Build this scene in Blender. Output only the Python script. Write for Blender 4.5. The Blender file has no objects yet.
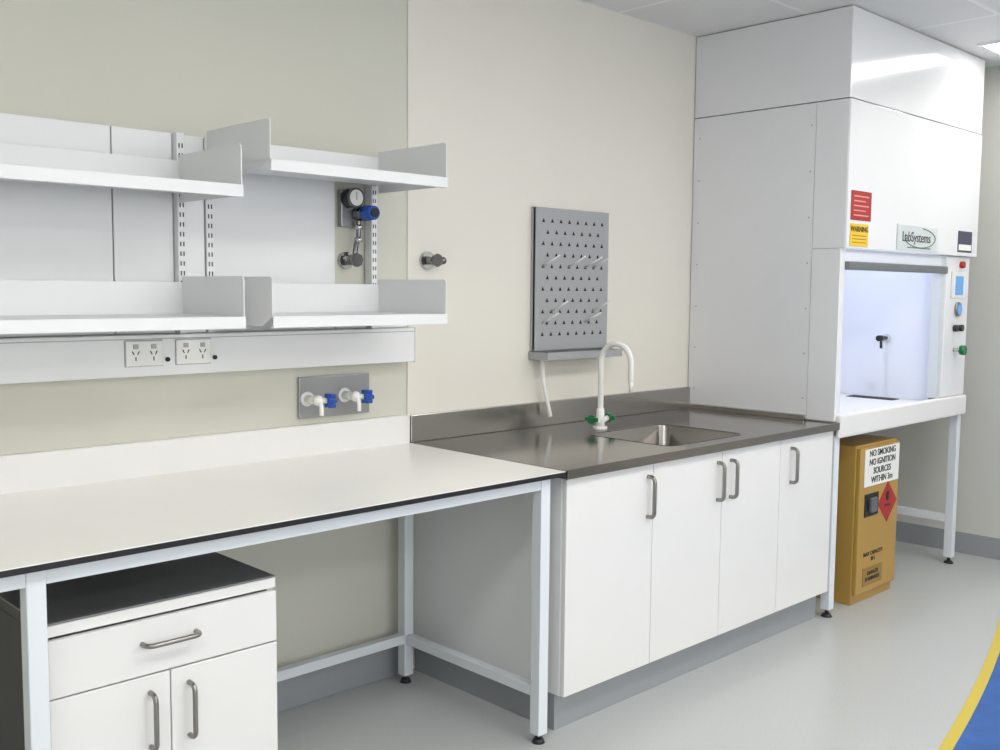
import bpy, bmesh, math, random
from mathutils import Vector, Matrix
random.seed(3)
sc=bpy.context.scene
sc.view_settings.view_transform='Standard'

# ---------------------------------------------------------------- materials
def lin(c):
    o=[]
    for v in c:
        v=v/255.0
        o.append(v/12.92 if v<=.04045 else ((v+.055)/1.055)**2.4)
    return (*o,1)
def mat(name,c,rough=.5,metal=0,noise=0,nscale=8,bump=0,bscale=60,stretch=(1,1,1),emit=None,estr=0,coat=0,trans=0):
    m=bpy.data.materials.new(name);m.use_nodes=True;nt=m.node_tree;b=nt.nodes['Principled BSDF']
    c=lin(c);b.inputs['Base Color'].default_value=c
    b.inputs['Roughness'].default_value=rough;b.inputs['Metallic'].default_value=metal
    b.inputs['Coat Weight'].default_value=coat;b.inputs['Coat Roughness'].default_value=.12
    b.inputs['Transmission Weight'].default_value=trans
    tc=nt.nodes.new('ShaderNodeTexCoord');mp=nt.nodes.new('ShaderNodeMapping');mp.inputs['Scale'].default_value=stretch
    nt.links.new(tc.outputs['Object'],mp.inputs[0])
    n=nt.nodes.new('ShaderNodeTexNoise');n.inputs['Scale'].default_value=nscale;n.inputs['Detail'].default_value=5
    nt.links.new(mp.outputs[0],n.inputs['Vector'])
    r=nt.nodes.new('ShaderNodeMix');r.data_type='RGBA'
    k=max(noise,.015)
    r.inputs['A'].default_value=tuple(v*(1-k) for v in c[:3])+(1,)
    r.inputs['B'].default_value=tuple(min(1,v*(1+k)) for v in c[:3])+(1,)
    nt.links.new(n.outputs['Fac'],r.inputs['Factor']);nt.links.new(r.outputs['Result'],b.inputs['Base Color'])
    if bump:
        n2=nt.nodes.new('ShaderNodeTexNoise');n2.inputs['Scale'].default_value=bscale
        nt.links.new(mp.outputs[0],n2.inputs['Vector'])
        bp=nt.nodes.new('ShaderNodeBump');bp.inputs['Strength'].default_value=bump;bp.inputs['Distance'].default_value=.002
        nt.links.new(n2.outputs['Fac'],bp.inputs['Height']);nt.links.new(bp.outputs[0],b.inputs['Normal'])
    if emit:
        b.inputs['Emission Color'].default_value=lin(emit);b.inputs['Emission Strength'].default_value=estr
    return m
M_wallL=mat('wall_paint_green_beige',(206,205,193),.6,noise=.02,nscale=2,bump=.1)
M_wallR=mat('wall_paint_cream',(227,223,213),.6,noise=.02,nscale=2,bump=.1)
M_wallG=mat('wall_paint_grey',(205,205,198),.6,bump=.1)
M_skirt=mat('vinyl_skirting',(150,154,158),.4)
M_floor=mat('vinyl_floor',(186,189,188),.26,noise=.10,nscale=140,bump=.03,bscale=150)
M_white=mat('powder_coat_white',(232,233,234),.38)
M_frame=mat('frame_white',(222,227,232),.35)
M_lam=mat('laminate_white',(230,229,227),.3)
M_bench=mat('bench_laminate',(247,245,240),.22)
M_edge=mat('compact_black_core',(22,20,24),.4)
M_hood=mat('hood_white',(230,231,234),.14,coat=.5)
M_liner=mat('hood_liner',(224,228,238),.3)
M_steel=mat('brushed_steel',(142,137,132),.12,metal=1,noise=.16,nscale=22,stretch=(1,25,25),bump=.03,bscale=60)
M_splash=mat('brushed_steel_splash',(182,179,176),.2,metal=1,noise=.10,nscale=22,stretch=(1,1,25),bump=.04,bscale=60)
M_steelD=mat('sink_steel',(150,146,142),.22,metal=1,noise=.08,nscale=20)
M_plate=mat('steel_plate',(165,166,168),.35,metal=.8,noise=.08,nscale=30,stretch=(1,1,20))
M_chrome=mat('chrome',(200,200,200),.12,metal=1)
M_valve=mat('dark_chrome',(120,120,122),.18,metal=1)
M_nickel=mat('satin_nickel',(150,147,142),.3,metal=1)
M_peg=mat('pegboard_grey',(164,166,168),.4,noise=.02)
M_dark=mat('dark_hole',(25,25,28),.7)
M_slot=mat('slot_grey',(70,72,75),.7)
M_ped=mat('graphite_laminate',(122,122,124),.3,noise=.35,nscale=50,stretch=(1,6,6))
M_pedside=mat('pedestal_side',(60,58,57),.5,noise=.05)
M_yel=mat('safety_yellow',(176,141,70),.38,noise=.03)
M_yels=mat('sign_yellow',(235,195,40),.5)
M_red=mat('sign_red',(170,38,36),.5)
M_pink=mat('sign_pink',(225,150,145),.5)
M_sign=mat('sign_white',(235,235,230),.5)
M_blk=mat('black_plastic',(22,22,24),.35)
M_blue=mat('blue_plastic',(25,80,170),.3)
M_green=mat('green_plastic',(10,110,60),.3)
M_plas=mat('white_plastic',(236,236,232),.25)
M_grey=mat('sash_grey',(120,124,128),.35,metal=.5)
M_screw=mat('screw_cap',(170,172,176),.4)
M_screen=mat('lcd_screen',(70,110,150),.2,emit=(90,150,210),estr=.7)
M_tan=mat('label_tan',(150,120,60),.5)
M_silver=mat('label_silver',(205,210,212),.35)
M_foot=mat('rubber_foot',(40,42,46),.5)
M_led=mat('led_panel',(255,255,255),.5,emit=(255,253,249),estr=11.5)
M_fill=mat('window_fill_glow',(255,255,255),.3,emit=(248,250,255),estr=3.0)  # fill glow for the added window, no known source there
M_tube=mat('hood_lamp',(255,255,255),.5,emit=(236,240,255),estr=14)
M_matb=mat('mat_blue',(40,90,160),.45,noise=.5,nscale=9)
M_maty=mat('mat_yellow',(206,184,70),.45,noise=.05)
M_ceil=mat('ceiling_tile',(230,230,229),.85,noise=.06,nscale=120)
nt=M_ceil.node_tree;b=nt.nodes['Principled BSDF']
src=b.inputs['Base Color'].links[0].from_socket
tc=nt.nodes.new('ShaderNodeTexCoord');br=nt.nodes.new('ShaderNodeTexBrick');br.offset=0
br.inputs['Scale'].default_value=1;br.inputs['Brick Width'].default_value=1.2;br.inputs['Row Height'].default_value=.6
br.inputs['Mortar Size'].default_value=.012;br.inputs['Mortar'].default_value=lin((244,244,244))
nt.links.new(src,br.inputs['Color1']);nt.links.new(src,br.inputs['Color2'])
nt.links.new(tc.outputs['Object'],br.inputs['Vector']);nt.links.new(br.outputs['Color'],b.inputs['Base Color'])

# ---------------------------------------------------------------- helpers
def link(o,parent=None):
    sc.collection.objects.link(o)
    if parent: o.parent=parent
    return o
def E(name):
    o=bpy.data.objects.new(name,None);o.empty_display_size=.1;return link(o)
def mesh(name,verts,faces,m,parent=None,smooth=False):
    me=bpy.data.meshes.new(name);me.from_pydata(verts,[],faces);me.update();me.materials.append(m)
    if smooth: me.polygons.foreach_set('use_smooth',[True]*len(me.polygons))
    return link(bpy.data.objects.new(name,me),parent)
def box(name,x0,x1,y0,y1,z0,z1,m,parent=None,bev=.002):
    x0,x1=sorted((x0,x1));y0,y1=sorted((y0,y1));z0,z1=sorted((z0,z1))
    v=[(x,y,z) for x in(x0,x1) for y in(y0,y1) for z in(z0,z1)]
    f=[(0,1,3,2),(4,6,7,5),(0,4,5,1),(2,3,7,6),(0,2,6,4),(1,5,7,3)]
    o=mesh(name,v,f,m,parent)
    if bev:
        md=o.modifiers.new('b','BEVEL');md.width=min(bev,(x1-x0)*.4,(y1-y0)*.4,(z1-z0)*.4);md.segments=2
    return o
def cyl(name,a,b_,r,m,parent=None,r2=None,seg=24):
    a=Vector(a);b_=Vector(b_);d=b_-a;L=d.length;q=d.to_track_quat('Z','Y')
    if r2 is None: r2=r
    bm=bmesh.new();bmesh.ops.create_cone(bm,cap_ends=True,segments=seg,radius1=r,radius2=r2,depth=L)
    bm.transform(Matrix.Translation((a+b_)/2)@q.to_matrix().to_4x4())
    me=bpy.data.meshes.new(name);bm.to_mesh(me);bm.free();me.materials.append(m)
    for p in me.polygons: p.use_smooth=len(p.vertices)==4
    return link(bpy.data.objects.new(name,me),parent)
def sph(name,c,r,m,parent=None,sc3=(1,1,1)):
    bm=bmesh.new();bmesh.ops.create_uvsphere(bm,u_segments=20,v_segments=12,radius=r)
    bm.transform(Matrix.Translation(c)@Matrix.Diagonal((*sc3,1)))
    me=bpy.data.meshes.new(name);bm.to_mesh(me);bm.free();me.materials.append(m)
    for p in me.polygons: p.use_smooth=True
    return link(bpy.data.objects.new(name,me),parent)
def tube(name,pts,r,m,parent=None,res=6,bez=False):
    cu=bpy.data.curves.new(name,'CURVE');cu.dimensions='3D';cu.bevel_depth=r;cu.bevel_resolution=res;cu.use_fill_caps=True
    s=cu.splines.new('POLY');s.points.add(len(pts)-1)
    for i,p in enumerate(pts): s.points[i].co=(*p,1)
    s.use_smooth=True
    cu.materials.append(m)
    o=bpy.data.objects.new(name,cu)
    link(o)
    bpy.context.view_layer.update()
    me=bpy.data.meshes.new_from_object(o.evaluated_get(bpy.context.evaluated_depsgraph_get()))
    bpy.data.objects.remove(o)
    me.name=name
    for p in me.polygons: p.use_smooth=True
    return link(bpy.data.objects.new(name,me),parent)
def text(name,body,size,loc,m,parent=None,rot=(math.pi/2,0,0),align='CENTER',off=.012):
    cu=bpy.data.curves.new(name,'FONT');cu.body=body;cu.size=size;cu.align_x=align;cu.align_y='CENTER';cu.extrude=.0006;cu.offset=size*off
    cu.materials.append(m)
    o=bpy.data.objects.new(name,cu);link(o)
    o.location=loc;o.rotation_euler=rot
    bpy.context.view_layer.update()
    me=bpy.data.meshes.new_from_object(o.evaluated_get(bpy.context.evaluated_depsgraph_get()))
    me.transform(o.matrix_world)
    bpy.data.objects.remove(o);me.name=name
    return link(bpy.data.objects.new(name,me),parent)
def arc(c,r,a0,a1,n,u,v):
    c=Vector(c);u=Vector(u);v=Vector(v)
    return [tuple(c+u*r*math.cos(a0+(a1-a0)*i/n)+v*r*math.sin(a0+(a1-a0)*i/n)) for i in range(n+1)]
def handle_v(name,x,yf,z0,z1,parent,m=M_nickel,out=.032,r=.0062):
    k=.018
    p=[(x,yf,z0)]+[(x,yf-out+k-k*math.sin(a),z0+k-k*math.cos(a)) for a in [i*math.pi/12 for i in range(7)]]
    p+=[(x,yf-out+k-k*math.cos(a),z1-k+k*math.sin(a)) for a in [i*math.pi/12 for i in range(7)]]+[(x,yf,z1)]
    tube(name,p,r,m,parent)
def handle_h(name,x0,x1,yf,z,parent,m=M_nickel,out=.032,r=.0062):
    k=.018
    p=[(x0,yf,z)]+[(x0+k-k*math.cos(a),yf-out+k-k*math.sin(a),z) for a in [i*math.pi/12 for i in range(7)]]
    p+=[(x1-k+k*math.sin(a),yf-out+k-k*math.cos(a),z) for a in [i*math.pi/12 for i in range(7)]]+[(x1,yf,z)]
    tube(name,p,r,m,parent)

# ---------------------------------------------------------------- room
XL,XR,YB,H=-4.6,3.47,-6.0,2.725
box('floor',XL,XR,YB,.1,-.1,0,M_floor,bev=0)
box('ceiling',XL,XR,YB,.1,H,H+.08,M_ceil,bev=0)
box('wall_back_left',XL,0,.006,.1,0,H,M_wallL,bev=0)
box('wall_back_right',0,XR,0,.1,0,H,M_wallR,bev=0)
box('wall_right',XR,XR+.1,YB,.1,0,H,M_wallG,bev=0)
box('wall_left',XL-.1,XL,YB,.1,0,H,M_wallG,bev=0)
box('wall_front',XL,XR,YB-.1,YB,0,H,M_wallG,bev=0)
box('baseboard_right',XR-.006,XR,YB,0,0,.12,M_skirt)
box('baseboard_back_left',XL,0,0,.006,0,.12,M_skirt)
box('baseboard_back_right',1.81,XR-.01,-.006,0,0,.12,M_skirt)
# unseen window added behind the camera to brighten surfaces facing it
wn=E('added_fill_window')
wx0,wx1,wz0,wz1=-3.6,1.6,1.0,2.4
box('pane',wx0,wx1,YB+.004,YB+.008,wz0,wz1,M_fill,wn,0)
for i in range(5):
    x=wx0+(wx1-wx0)*i/4
    box('mullion_%d'%i,x-.03,x+.03,YB,YB+.05,wz0,wz1,M_white,wn)
box('sill',wx0-.04,wx1+.04,YB,YB+.09,wz0-.05,wz0,M_white,wn)
box('head',wx0-.03,wx1+.03,YB,YB+.05,wz1,wz1+.05,M_white,wn)
def led(x0,x1,y0,y1):
    e=E('ceiling_light_panel')
    box('diffuser',x0+.02,x1-.02,y0+.02,y1-.02,H-.008,H-.004,M_led,e,0)
    for i,(a,b1,c,d) in enumerate([(x0,x1,y0,y0+.02),(x0,x1,y1-.02,y1),(x0,x0+.02,y0+.02,y1-.02),(x1-.02,x1,y0+.02,y1-.02)]):
        box('frame_%d'%i,a,b1,c,d,H-.012,H-.001,M_white,e,.001)
led(2.88,3.18,-2.12,-.92)
for x in (-3.2,-.9,1.2):
    for y in (-2.0,-4.4): led(x,x+1.2,y-.6,y)

# floor graphic: blue walkway with yellow edge, curved
def strip(name,off0,off1,m,z):
    v=[];f=[];n=30
    for i in range(n+1):
        x=-.8+4.2*i/n
        y=-2.0+.18*(x+.8)+.035*max(0,x-.8)**2
        v+= [(x,y+off0,z),(x,y+off1,z),]
    for i in range(n): f.append((2*i,2*i+1,2*i+3,2*i+2))
    o=mesh(name,v,f,m);return o
wm=E('floor_walkway_marking')
strip('yellow_edge',0,-.04,M_maty,.0015).parent=wm
strip('blue_field',-.04,-1.3,M_matb,.0015).parent=wm

# ---------------------------------------------------------------- left bench
D=.823
bn=E('laboratory_bench')
BX0=-1.78
box('top_core',BX0,-.002,-D,-.02,.884,.898,M_edge,bn,.001)
box('top_surface',BX0+.002,-.004,-D+.002,-.02,.8975,.9,M_bench,bn,.0008)
box('upstand',BX0,-.004,-.02,.003,.884,1.005,M_lam,bn,.002)
box('upstand_cap',BX0,-.004,-.021,.004,1.005,1.007,M_sign,bn,0)
s=.042
LX1=-.05;LX0=-1.668
fy=-D+.025;by=-.10
for i,x in enumerate((LX0,LX1-s)):
    for j,y in enumerate((fy,by)):
        box('leg_%d%d'%(i,j),x,x+s,y,y+s,.03,.8845,M_frame,bn,.003)
        cyl('foot_stem_%d%d'%(i,j),(x+s/2,y+s/2,.012),(x+s/2,y+s/2,.035),.008,M_foot,bn)
        cyl('foot_%d%d'%(i,j),(x+s/2,y+s/2,0),(x+s/2,y+s/2,.014),.022,M_foot,bn,r2=.016)
box('apron_front',LX0+s,LX1-s,fy+.002,fy+.03,.846,.8845,M_frame,bn)
box('apron_front_end',BX0+.02,LX0,fy+.002,fy+.03,.846,.8845,M_frame,bn)
box('apron_back',LX0+s,LX1-s,by+.01,by+s,.842,.884,M_frame,bn)
for i,x in enumerate((LX0,LX1-s)):
    box('apron_side_%d'%i,x+.004,x+s-.004,fy+s,by,.842,.884,M_frame,bn)
    box('rail_side_%d'%i,x+.004,x+s-.004,fy+s,by,.155,.19,M_frame,bn)
box('rail_back',LX0+s,LX1-s,by+.004,by+s-.004,.155,.19,M_frame,bn)

# ---------------------------------------------------------------- pedestal
pd=E('under_bench_drawer_cabinet')
px0,px1,py0,py1=-1.60,-1.014,-.70,-.13
box('top',px0-.002,px1+.004,py0-.004,py1,.722,.727,M_ped,pd,.001)
box('top_front_edge',px0-.002,px1+.004,py0-.006,py0+.02,.695,.7215,M_lam,pd)
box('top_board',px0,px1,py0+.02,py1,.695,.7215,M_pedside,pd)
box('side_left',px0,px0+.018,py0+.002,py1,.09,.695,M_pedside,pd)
box('side_right',px1-.018,px1,py0+.002,py1,.09,.695,M_lam,pd)
box('back',px0+.018,px1-.018,py1-.018,py1,.09,.695,M_lam,pd)
box('base',px0+.018,px1-.018,py0+.002,py1,.09,.108,M_lam,pd)
pyf=py0-.018
box('drawer_front',px0+.001,px1-.001,pyf,py0,.556,.690,M_lam,pd)
mx=(px0+px1)/2-.005
box('door_left',px0+.001,mx-.0015,pyf,py0,.095,.552,M_lam,pd)
box('door_right',mx+.0015,px1-.001,pyf,py0,.095,.552,M_lam,pd)
handle_h('drawer_handle',mx-.070,mx+.068,pyf,.634,pd)
handle_v('door_handle_left',mx-.053,pyf,.375,.51,pd)
handle_v('door_handle_right',mx+.047,pyf,.375,.51,pd)
for i,(x,y) in enumerate([(px0+.06,py0+.07),(px1-.06,py0+.07),(px0+.06,py1-.07),(px1-.06,py1-.07)]):
    cyl('castor_wheel_%d'%i,(x-.012,y,.03),(x+.012,y,.03),.03,M_foot,pd)
    cyl('castor_stem_%d'%i,(x,y,.03),(x,y,.092),.01,M_nickel,pd)

# ---------------------------------------------------------------- steel sink bench
sb=E('sink_bench_cabinet')
L=1.81
sx0,sx1,sy0,sy1=.68,1.19,-.725,-.31
def slab():
    o0=(.002,-D,L-.004,-.001)
    n=8;rr=.05
    inner=[]
    for (cx,cy,a) in [(sx1-rr,sy1-rr,0),(sx0+rr,sy1-rr,90),(sx0+rr,sy0+rr,180),(sx1-rr,sy0+rr,270)]:
        for k in range(n+1):
            t=math.radians(a+90*k/n);inner.append((cx+rr*math.cos(t),cy+rr*math.sin(t)))
    outer=[(o0[2],o0[3]),(o0[0],o0[3]),(o0[0],o0[1]),(o0[2],o0[1])]
    V=[];F=[]
    m_=len(inner)
    for x,y in inner: V.append((x,y,.9))
    for x,y in outer: V.append((x,y,.9))
    for q in range(4):
        oc=m_+q;on=m_+(q+1)%4
        base=q*(n+1)
        for k in range(n): F.append((oc,base+k+1,base+k))
        F.append((oc,on,(base+n+1)%m_,base+n))
    b0=len(V)
    for x,y in outer: V.append((x,y,.872))
    for q in range(4): F.append((m_+q,b0+q,b0+(q+1)%4,m_+(q+1)%4))
    mesh('countertop',V,F,M_steel,sb)
    V=[];F=[]
    prof=[(-.006,.9012),(-.002,.9012),(.004,.893),(.008,.76),(.03,.735),(.06,.73)]
    for off,z in prof:
        for (cx,cy,a) in [(sx1-rr,sy1-rr,0),(sx0+rr,sy1-rr,90),(sx0+rr,sy0+rr,180),(sx1-rr,sy0+rr,270)]:
            for k in range(n+1):
                t=math.radians(a+90*k/n);r_=rr-min(off,.045)
                ex=max(0,off-.045)
                V.append((cx+r_*math.cos(t)-ex*(1 if cx>.95 else -1),cy+r_*math.sin(t)-ex*(1 if cy>-.49 else -1),z))
    for l in range(len(prof)-1):
        for k in range(m_):
            F.append((l*m_+k,l*m_+(k+1)%m_,(l+1)*m_+(k+1)%m_,(l+1)*m_+k))
    F.append(tuple((len(prof)-1)*m_+k for k in range(m_)))
    mesh('sink_bowl',V,F,M_steelD,sb,True)
slab()
cyl('sink_drain',(.94,-.5,.7305),(.94,-.5,.7335),.035,M_chrome,sb)
box('counter_front_lip',.002,L-.004,-D-.002,-D+.006,.872,.904,M_steel,sb,.002)
box('splash_back',.002,1.798,-.02,-.001,.8995,1.005,M_splash,sb,.003)
box('splash_return',1.778,1.798,-.66,-.02,.8995,.925,M_splash,sb,.003)
cy=-D+.04
box('side_left',.02,.038,cy,-.012,.13,.872,M_white,sb)
box('side_right',L-.038,L-.02,cy,-.012,.13,.872,M_white,sb)
box('base_board',.038,L-.038,cy,-.012,.13,.148,M_white,sb)
box('back_board',.038,L-.038,-.03,-.012,.148,.70,M_white,sb)
box('plinth',.03,L-.03,-D+.07,-.012,0,.13,M_skirt,sb,.001)
xs=[.02,.482,.918,1.345,L-.02]
for i in range(4):
    box('door_%d'%(i+1),xs[i]+.0015,xs[i+1]-.0015,cy-.02,cy-.001,.132,.868,M_lam,sb,.0015)
for i,x in enumerate((.450,.886,.975,1.43)):
    handle_v('handle_%d'%(i+1),x,cy-.02,.68,.825,sb,r=.0075)

# ---------------------------------------------------------------- gooseneck tap
tp=E('gooseneck_sink_tap')
tx,ty=.835,-.25
cyl('base_flange',(tx,ty,.9005),(tx,ty,.914),.030,M_plas,tp)
cyl('body',(tx,ty,.905),(tx,ty,.99),.020,M_plas,tp,r2=.016)
R=.08
pts=[(tx,ty,.96),(tx,ty,1.185)]+arc((tx,ty-R,1.185),R,0,math.pi,20,(0,1,0),(0,0,1))+[(tx,ty-2*R,1.13),(tx,ty-2*R,1.115)]
tube('gooseneck',pts,.0125,M_plas,tp)
cyl('nozzle',(tx,ty-2*R,1.115),(tx,ty-2*R,1.07),.011,M_plas,tp,r2=.007)
for sg in (-1,1):
    cyl('valve_arm_%d'%(sg+2),(tx,ty,.935),(tx+sg*.045,ty,.945),.012,M_plas,tp)
    cyl('valve_cap_%d'%(sg+2),(tx+sg*.045,ty,.945),(tx+sg*.062,ty,.948),.019,M_green,tp)
    box('green_lever_%d'%(sg+2),tx+sg*.05,tx+sg*.062,ty-.035,ty+.035,.938,.957,M_green,tp,.004)

# ---------------------------------------------------------------- peg board
pb=E('pegboard_drying_rack')
PX0,PX1,PZ0,PZ1=.66,1.13,1.225,1.83
box('panel',PX0,PX1,-.03,-.012,PZ0,PZ1,M_peg,pb,.004)
box('side_return_left',PX0,PX0+.004,-.03,-.001,PZ0,PZ1,M_peg,pb,.001)
box('side_return_right',PX1-.004,PX1,-.03,-.001,PZ0,PZ1,M_peg,pb,.001)
box('top_return',PX0,PX1,-.03,-.001,PZ1-.004,PZ1,M_peg,pb,.001)
V=[];F=[]
for r in range(11):
    for c in range(7 if r%2 else 8):
        x=PX0+.045+c*.054+(.027 if r%2 else 0);z=PZ1-.055-r*.048
        s_=.0095;b0=len(V)
        V+=[(x-s_,-.0308,z-s_*.7),(x+s_,-.0308,z-s_*.7),(x,-.0308,z+s_*1.1),(x-s_,-.0295,z-s_*.7),(x+s_,-.0295,z-s_*.7),(x,-.0295,z+s_*1.1)]
        F+=[(b0,b0+1,b0+2),(b0,b0+3,b0+4,b0+1),(b0+1,b0+4,b0+5,b0+2),(b0+2,b0+5,b0+3,b0)]
mesh('peg_holes',V,F,M_dark,pb)
for i,(c,r) in enumerate([(0,4),(3,4),(5,4),(6,4),(1,8),(6,8),(0,9),(5,9)]):
    x=PX0+.045+c*.054;z=PZ1-.055-r*.048
    cyl('peg_%d'%i,(x,-.03,z),(x,-.125,z+.045),.0035,M_plas,pb,seg=10)
box('tray_bottom',PX0-.005,PX1+.005,-.11,-.002,1.19,1.194,M_peg,pb,.001)
box('tray_front',PX0-.005,PX1+.005,-.114,-.11,1.19,1.222,M_peg,pb,.001)
box('tray_back',PX0-.005,PX1+.005,-.006,-.002,1.19,1.225,M_peg,pb,.001)
box('tray_end_left',PX0-.009,PX0-.005,-.114,-.002,1.19,1.222,M_peg,pb,.001)
box('tray_end_right',PX1+.005,PX1+.009,-.114,-.002,1.19,1.222,M_peg,pb,.001)
tube('drain_hose',[(.69,-.05,1.192),(.69,-.05,1.17),(.695,-.05,1.10),(.715,-.052,1.02),(.735,-.056,.945)],.009,M_plas,pb)

# ---------------------------------------------------------------- shelving
sh=E('wall_shelving_unit')
def bay(tag,x0,x1,z,ends=True):
    yf,yb=-.42,-.045
    lip=.034;t=.0025;up=.115
    box(tag+'_shelf',x0,x1,yf,yb,z-t,z,M_white,sh,.0008)
    box(tag+'_front_lip',x0,x1,yf-t,yf,z-lip,z,M_white,sh,.001)
    box(tag+'_front_return',x0,x1,yf,yf+.012,z-lip,z-lip+t,M_white,sh,.0005)
    box(tag+'_back_upstand',x0,x1,yb,yb+t,z-t,z+up*.85,M_white,sh,.001)
    for k,x in (('left',x0),('right',x1-.003)):
        v=[(x,yb,z-.03),(x,yf+.06,z-.03),(x,yf+.004,z),(x,yf+.004,z+up*.93),(x,yf+.012,z+up),(x,yb,z+up)]
        v2=[(a+.003,b1,c) for a,b1,c in v]
        n=6;f=[tuple(range(n)),tuple(range(2*n-1,n-1,-1))]+[(i,i+n,(i+1)%n+n,(i+1)%n) for i in range(n)]
        mesh(tag+'_end_plate_'+k,v+v2,f,M_white,sh)
for tag,x0,x1,z in (('upper_left',-1.80,-.928,1.772),('upper_right',-.838,-.168,1.854),('lower_left',-1.80,-.925,1.401),('lower_right',-.836,-.167,1.401)):
    bay(tag,x0,x1,z)
def upright(tag,x,z0,z1):
    box(tag,x-.0125,x+.0125,-.043,-.002,z0,z1,M_white,sh,.002)
    z=z0+.03;i=0;V=[];F=[]
    while z<z1-.03:
        for dx in (-.005,.005):
            b0=len(V)
            for yy in(-.0438,-.0425):
                V+=[(x+dx-.002,yy,z),(x+dx+.002,yy,z),(x+dx+.002,yy,z+.014),(x+dx-.002,yy,z+.014)]
            F+=[(b0,b0+1,b0+2,b0+3),(b0,b0+4,b0+5,b0+1),(b0+1,b0+5,b0+6,b0+2),(b0+2,b0+6,b0+7,b0+3),(b0+3,b0+7,b0+4,b0)]
        z+=.03
    mesh(tag+'_slots',V,F,M_slot,sh)
upright('upright_a',-.925,1.339,1.955);upright('upright_b',-.83,1.339,1.95);upright('upright_c',-.187,1.339,1.94)
box('upright_filler',-.910,-.846,-.036,-.002,1.34,1.95,M_white,sh)
box('back_panel_1',-1.80,-1.132,-.016,-.002,1.34,1.955,M_white,sh)
box('back_panel_2',-1.128,-.94,-.016,-.002,1.34,1.955,M_white,sh)
box('back_panel_3',-.815,-.335,-.010,-.001,1.34,1.87,M_white,sh)
box('back_panel_4',-.331,-.01,-.010,-.001,1.34,1.42,M_white,sh)
rl=E('electrical_service_rail')
box('trunking',-1.80,-.015,-.062,-.001,1.213,1.338,M_white,rl,.003)
box('cover_groove_top',-1.80,-.015,-.0628,-.0615,1.325,1.327,M_skirt,rl,0)
box('end_cap',-.015,-.011,-.064,-.001,1.211,1.340,M_white,rl,.001)
def outlet(x,z):
    e=E('double_power_outlet');y=-.0625
    box('plate',x-.058,x+.058,y-.008,y,z-.038,z+.038,M_plas,e,.004)
    box('plate_shadow_gap',x-.060,x+.060,y-.002,y,z-.040,z+.040,M_screw,e,.001)
    for k in(-1,1):
        cx=x+k*.028
        box('rocker_%d'%k,cx-.008,cx+.008,y-.0115,y-.008,z+.014,z+.028,M_screw,e,.001)
        for j,(dx,dz,an) in enumerate([(-.008,.002,.5),(.008,.002,-.5),(0,-.016,0)]):
            c,s_=math.cos(an),math.sin(an);w,h=.0016,.006
            q=[(cx+dx+a*c-b1*s_,y-.0088,z+dz+a*s_+b1*c) for a,b1 in((-w,-h),(w,-h),(w,h),(-w,h))]
            q2=[(a,y-.0078,c1) for a,_,c1 in q]
            mesh('pin_slot_%d_%d'%(k,j),q+q2,[(0,1,2,3),(0,4,5,1),(1,5,6,2),(2,6,7,3),(3,7,4,0)],M_dark,e)
outlet(-1.065,1.283);outlet(-.905,1.283)
for x in(-.99,-.832): cyl('indicator_button',(x,-.062,1.262),(x,-.068,1.262),.007,M_dark,rl,seg=16)

# ---------------------------------------------------------------- gas tap plate
gp=E('gas_tap_panel')
box('plate',-.485,-.185,-.008,.004,1.03,1.175,M_plate,gp,.002)
def gtap(x,z,tag):
    cyl(tag+'_flange',(x,-.008,z),(x,-.014,z),.026,M_plas,gp)
    cyl(tag+'_stem',(x,-.014,z),(x,-.075,z),.015,M_plas,gp)
    sph(tag+'_body',(x,-.078,z),.019,M_plas,gp)
    cyl(tag+'_bonnet',(x,-.078,z),(x+.03,-.088,z-.002),.010,M_plas,gp)
    cyl(tag+'_knob',(x+.028,-.086,z-.002),(x+.055,-.094,z-.003),.022,M_blue,gp,r2=.019,seg=12)
    for k in range(6):
        a=k*math.pi/3
        cyl(tag+'_lobe_%d'%k,(x+.03,-.086+.020*math.cos(a),z-.002+.020*math.sin(a)),(x+.054,-.093+.020*math.cos(a),z-.002+.020*math.sin(a)),.007,M_blue,gp,seg=10)
    tube(tag+'_nozzle',[(x,-.08,z),(x,-.095,z-.01),(x,-.10,z-.03),(x,-.10,z-.05)],.0075,M_plas,gp)
gtap(-.455,1.098,'tap_a');gtap(-.298,1.102,'tap_b')

# ---------------------------------------------------------------- regulator
rg=E('gas_pressure_regulator')
x=-.285
box('mount_plate',x-.03,x+.045,-.022,.004,1.70,1.83,M_plate,rg,.003)
cyl('gauge_body',(x,-.022,1.80),(x,-.065,1.80),.034,M_blk,rg)
cyl('gauge_rim',(x,-.062,1.80),(x,-.07,1.80),.035,M_valve,rg)
cyl('gauge_face',(x,-.0695,1.80),(x,-.0715,1.80),.028,M_sign,rg)
box('gauge_needle',x-.001,x+.001,-.0725,-.0715,1.792,1.82,M_blk,rg,0)
cyl('regulator_body',(x+.04,-.022,1.748),(x+.04,-.07,1.748),.026,M_valve,rg)
cyl('regulator_knob',(x+.04,-.07,1.748),(x+.04,-.12,1.748),.028,M_blue,rg,r2=.024)
cyl('regulator_knob_cap',(x+.04,-.12,1.748),(x+.04,-.126,1.748),.016,M_blk,rg)
tube('pipe',[(x+.03,-.04,1.72),(x+.03,-.04,1.66),(x+.02,-.04,1.64),(x+.01,-.04,1.58)],.009,M_valve,rg)
for z in(1.70,1.655): cyl('pipe_nut_%d'%int(z*100),(x+.03,-.04,z-.009),(x+.03,-.04,z+.009),.015,M_chrome,rg,seg=6)
cyl('outlet_flange',(x,.006,1.583),(x,-.012,1.583),.03,M_chrome,rg)
cyl('outlet_body',(x,-.012,1.583),(x,-.06,1.583),.018,M_valve,rg)
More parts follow.
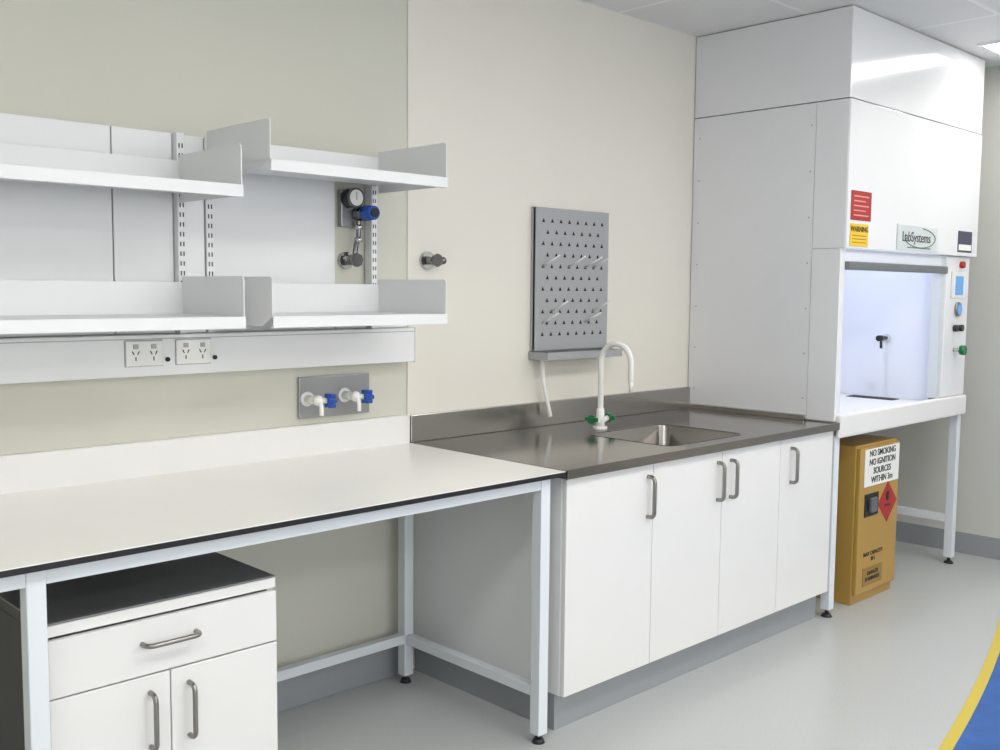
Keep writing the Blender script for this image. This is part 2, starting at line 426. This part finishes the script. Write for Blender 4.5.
cyl('outlet_knob',(x,-.06,1.583),(x,-.078,1.583),.024,M_valve,rg,seg=8)

gv=E('wall_gas_valve')
x,z=.09,1.592
cyl('flange',(x,0,z),(x,-.012,z),.034,M_chrome,gv)
cyl('body',(x,-.012,z),(x,-.06,z),.016,M_valve,gv)
cyl('cross_arm',(x-.03,-.045,z),(x+.045,-.045,z),.009,M_valve,gv)
sph('knob_end',(x+.045,-.045,z),.015,M_valve,gv)
cyl('hub',(x,-.06,z),(x,-.07,z),.025,M_valve,gv,seg=8)

# ---------------------------------------------------------------- fume hood
fh=E('fume_cupboard')
X0,X1=1.80,3.26
YF=-.82;YL=-.80
SW=3.22
box('side_skin_lower',X0,X0+.02,-.66,-.004,.905,2.328,M_hood,fh,.002)
box('side_skin_front',X0-.001,X0+.02,YF+.002,-.662,1.68,2.328,M_hood,fh,.002)
box('side_post_front',X0-.001,X0+.02,YL,-.662,.905,1.679,M_hood,fh,.002)
box('side_skin_upper',X0,X0+.02,YF+.002,-.004,2.332,H-.004,M_hood,fh,.002)
box('front_panel_lower',X0+.001,X1,YF-.004,YF+.02,1.68,2.328,M_hood,fh,.003)
box('front_panel_upper',X0+.004,X1,YF,YF+.02,2.333,H-.004,M_hood,fh,.003)
box('side_skin_right',X1-.02,X1,YF+.02,-.004,1.68,H-.004,M_hood,fh,.002)
box('side_skin_right_lower',SW-.02,SW,YL+.02,-.004,.94,1.679,M_hood,fh,.002)
for i in range(7):
    z=1.0+i*.205
    for y in(-.04,-.64):
        cyl('side_screw_%d_%d'%(i,int(-y*100)),(X0+.001,y,z),(X0-.002,y,z),.004,M_screw,fh,seg=10)
PXR=2.925
box('liner_back',X0+.02,SW-.02,-.16,-.14,.94,2.1,M_liner,fh,.001)
box('liner_left',X0+.021,X0+.05,YL+.02,-.16,.94,2.1,M_liner,fh,.001)
box('liner_right',PXR,PXR+.02,YL+.06,-.16,.916,2.1,M_liner,fh,.001)
box('liner_ceiling',X0+.021,PXR+.02,YF+.03,-.14,2.1,2.12,M_liner,fh,.001)
box('hood_lamp',2.0,2.75,-.55,-.42,2.085,2.098,M_tube,fh,0)
box('frame_post_left',X0+.02,X0+.045,YL,YL+.05,.94,1.679,M_hood,fh,.003)
box('frame_post_right',PXR,SW,YL-.005,YL+.06,.938,1.679,M_hood,fh,.006)
box('sash_track_right',PXR-.05,PXR,YL,YL+.05,.938,1.679,M_silver,fh,.002)
box('sash_handle',X0+.045,PXR-.01,YL-.018,YL+.015,1.585,1.622,M_grey,fh,.006)
box('sash_header',X0+.045,PXR-.05,YL+.0,YL+.02,1.623,1.679,M_liner,fh,.002)
box('work_surface',X0+.012,SW,YF+.01,-.02,.835,.915,M_lam,fh,.006)
box('work_rim_front',X0+.012,SW,YF-.004,YF+.035,.83,.937,M_lam,fh,.010)
box('work_rim_right',SW-.03,SW,YF+.035,-.16,.83,.935,M_lam,fh,.004)
box('cup_sink',2.80,2.89,-.60,-.34,.914,.918,M_dark,fh,.002)
# service outlet on the right-hand liner
oy,oz=-.50,1.24
cyl('inner_outlet',(PXR+.002,oy,oz),(PXR-.012,oy,oz),.022,M_silver,fh)
cyl('inner_outlet_stem',(PXR-.01,oy,oz),(PXR-.08,oy,oz),.010,M_blk,fh)
cyl('inner_outlet_cap',(PXR-.06,oy,oz),(PXR-.10,oy,oz),.016,M_blk,fh)
cyl('inner_outlet_nozzle',(PXR-.07,oy,oz),(PXR-.075,oy-.005,oz-.055),.007,M_blk,fh)
for i,x in enumerate((X0+.014,SW-.05)):
    for j,y in enumerate((YF+.02,-.12)):
        box('stand_leg_%d%d'%(i,j),x,x+.045,y,y+.045,.035,.835,M_frame,fh,.003)
        cyl('stand_foot_stem_%d%d'%(i,j),(x+.022,y+.022,.01),(x+.022,y+.022,.037),.009,M_foot,fh)
        cyl('stand_foot_%d%d'%(i,j),(x+.022,y+.022,0),(x+.022,y+.022,.014),.026,M_foot,fh,r2=.018)
    box('stand_rail_%d'%i,x+.004,x+.041,YF+.065,-.12,.23,.27,M_frame,fh,.002)
box('stand_rail_back',X0+.057,SW-.05,-.115,-.08,.23,.27,M_frame,fh,.002)
yy=YF-.0045
box('warning_sign_red',1.83,2.02,yy-.002,yy,1.805,1.935,M_red,fh,.001)
for k in range(5): box('red_sign_line_%d'%k,1.855,1.995-(k%2)*.03,yy-.0026,yy-.002,1.908-k*.021,1.914-k*.021,M_pink,fh,0)
box('warning_sign_yellow',1.83,2.00,yy-.002,yy,1.69,1.79,M_yels,fh,.001)
text('yellow_sign_text','WARNING',.034,(1.915,yy-.0028,1.765),M_blk,fh)
for k in range(3): box('yellow_sign_line_%d'%k,1.85,1.98,yy-.0026,yy-.002,1.735-k*.015,1.739-k*.015,M_tan,fh,0)
box('maker_plate',2.29,2.74,yy-.003,yy,1.69,1.81,M_silver,fh,.002)
text('maker_text','LabSystems',.068,(2.50,yy-.0038,1.752),M_blk,fh,off=.004)
tube('maker_swoosh',arc((2.54,yy-.004,1.752),1,-1.1*math.pi,.45*math.pi,40,(.17,0,0),(0,0,.047)),.0022,M_green,fh)
box('maker_subline',2.40,2.66,yy-.0036,yy-.003,1.700,1.706,M_grey,fh,0)
box('rating_label',3.0,3.18,yy-.002,yy,1.70,1.81,mat('label_navy',(60,60,85),.4),fh,.001)
box('rating_label_white',3.01,3.17,yy-.0026,yy-.002,1.71,1.74,M_sign,fh,0)
yc=YL-.005
box('control_screen_bezel',2.985,3.165,yc-.006,yc,1.46,1.60,M_lam,fh,.003)
box('control_screen',3.03,3.13,yc-.008,yc-.005,1.475,1.575,M_screen,fh,.001)
cyl('control_dial',(3.08,yc,1.40),(3.08,yc-.012,1.40),.038,M_nickel,fh)
cyl('control_dial_cap',(3.08,yc-.012,1.40),(3.08,yc-.016,1.40),.028,M_screen,fh)
cyl('emergency_stop',(3.10,yc,1.635),(3.10,yc-.02,1.635),.018,M_red,fh)
for k,x in enumerate((3.05,3.12)):
    cyl('black_switch_%d'%k,(x,yc,1.30),(x,yc-.02,1.30),.018,M_blk,fh)
cyl('green_valve_stem',(3.06,yc,1.185),(3.06,yc-.04,1.185),.012,M_chrome,fh)
cyl('green_valve_knob',(3.06,yc-.035,1.185),(3.06,yc-.06,1.185),.026,M_green,fh,seg=10)

# ---------------------------------------------------------------- yellow cabinet
yc_=E('flammable_storage_cabinet')
ax0,ax1,ay0,ay1=2.06,2.48,-.78,-.34
box('body',ax0,ax1,ay0,ay1,.0,.765,M_yel,yc_,.004)
box('door',ax0+.006,ax1-.006,ay0-.02,ay0-.001,.05,.755,M_yel,yc_,.003)
yd=ay0-.02
box('sign_no_smoking',ax0+.05,ax1-.012,yd-.002,yd,.565,.745,M_sign,yc_,.001)
text('sign_text','NO SMOKING\nNO IGNITION\nSOURCES\nWITHIN 3m',.043,(ax0+.228,yd-.003,.657),M_blk,yc_)
box('latch_recess',ax0+.06,ax0+.20,yd-.004,yd,.42,.53,M_blk,yc_,.004)
box('latch_handle',ax0+.10,ax0+.16,yd-.02,yd-.004,.44,.51,M_grey,yc_,.004)
c=(ax0+.30,.465);r_=.10
V=[(c[0]-r_,yd-.002,c[1]),(c[0],yd-.002,c[1]-r_),(c[0]+r_,yd-.002,c[1]),(c[0],yd-.002,c[1]+r_)]
mesh('hazard_diamond',V+[(a,yd,c1) for a,_,c1 in V],[(0,1,2,3),(0,4,5,1),(1,5,6,2),(2,6,7,3),(3,7,4,0)],M_red,yc_)
sph('flame_symbol',(c[0],yd-.002,c[1]+.03),.02,M_blk,yc_,(1,.1,1.3))
box('flame_bar',c[0]-.03,c[0]+.03,yd-.003,yd-.002,c[1]-.02,c[1]-.01,M_blk,yc_,0)
text('capacity_text','MAX CAPACITY\n30 L',.028,(ax0+.17,yd-.001,.22),M_blk,yc_)
box('hazard_label',ax0+.07,ax0+.27,yd-.002,yd,.08,.17,M_tan,yc_,.001)
text('hazard_text','DANGER\nFLAMMABLE',.028,(ax0+.17,yd-.0028,.125),M_blk,yc_)

# ---------------------------------------------------------------- world + camera
w=bpy.data.worlds.new('World');sc.world=w;w.use_nodes=True
w.node_tree.nodes['Background'].inputs[0].default_value=(.8,.85,.9,1);w.node_tree.nodes['Background'].inputs[1].default_value=.3
f,yaw,pit,rol=1009.979,46.068,-4.869,.512
y,t,rr=map(math.radians,(yaw,pit,rol))
fw=Vector((math.cos(y)*math.cos(t),math.sin(y)*math.cos(t),math.sin(t)))
rt=Vector((math.sin(y),-math.cos(y),0));up=rt.cross(fw)
rt,up=rt*math.cos(rr)+up*math.sin(rr),up*math.cos(rr)-rt*math.sin(rr)
cd=bpy.data.cameras.new('camera');cam=bpy.data.objects.new('camera',cd);link(cam);sc.camera=cam
cd.sensor_width=36;cd.lens=f/1000*36
m=Matrix((rt,up,-fw)).transposed().to_4x4();m.translation=(-2.399,-2.996,1.486)
cam.matrix_world=m
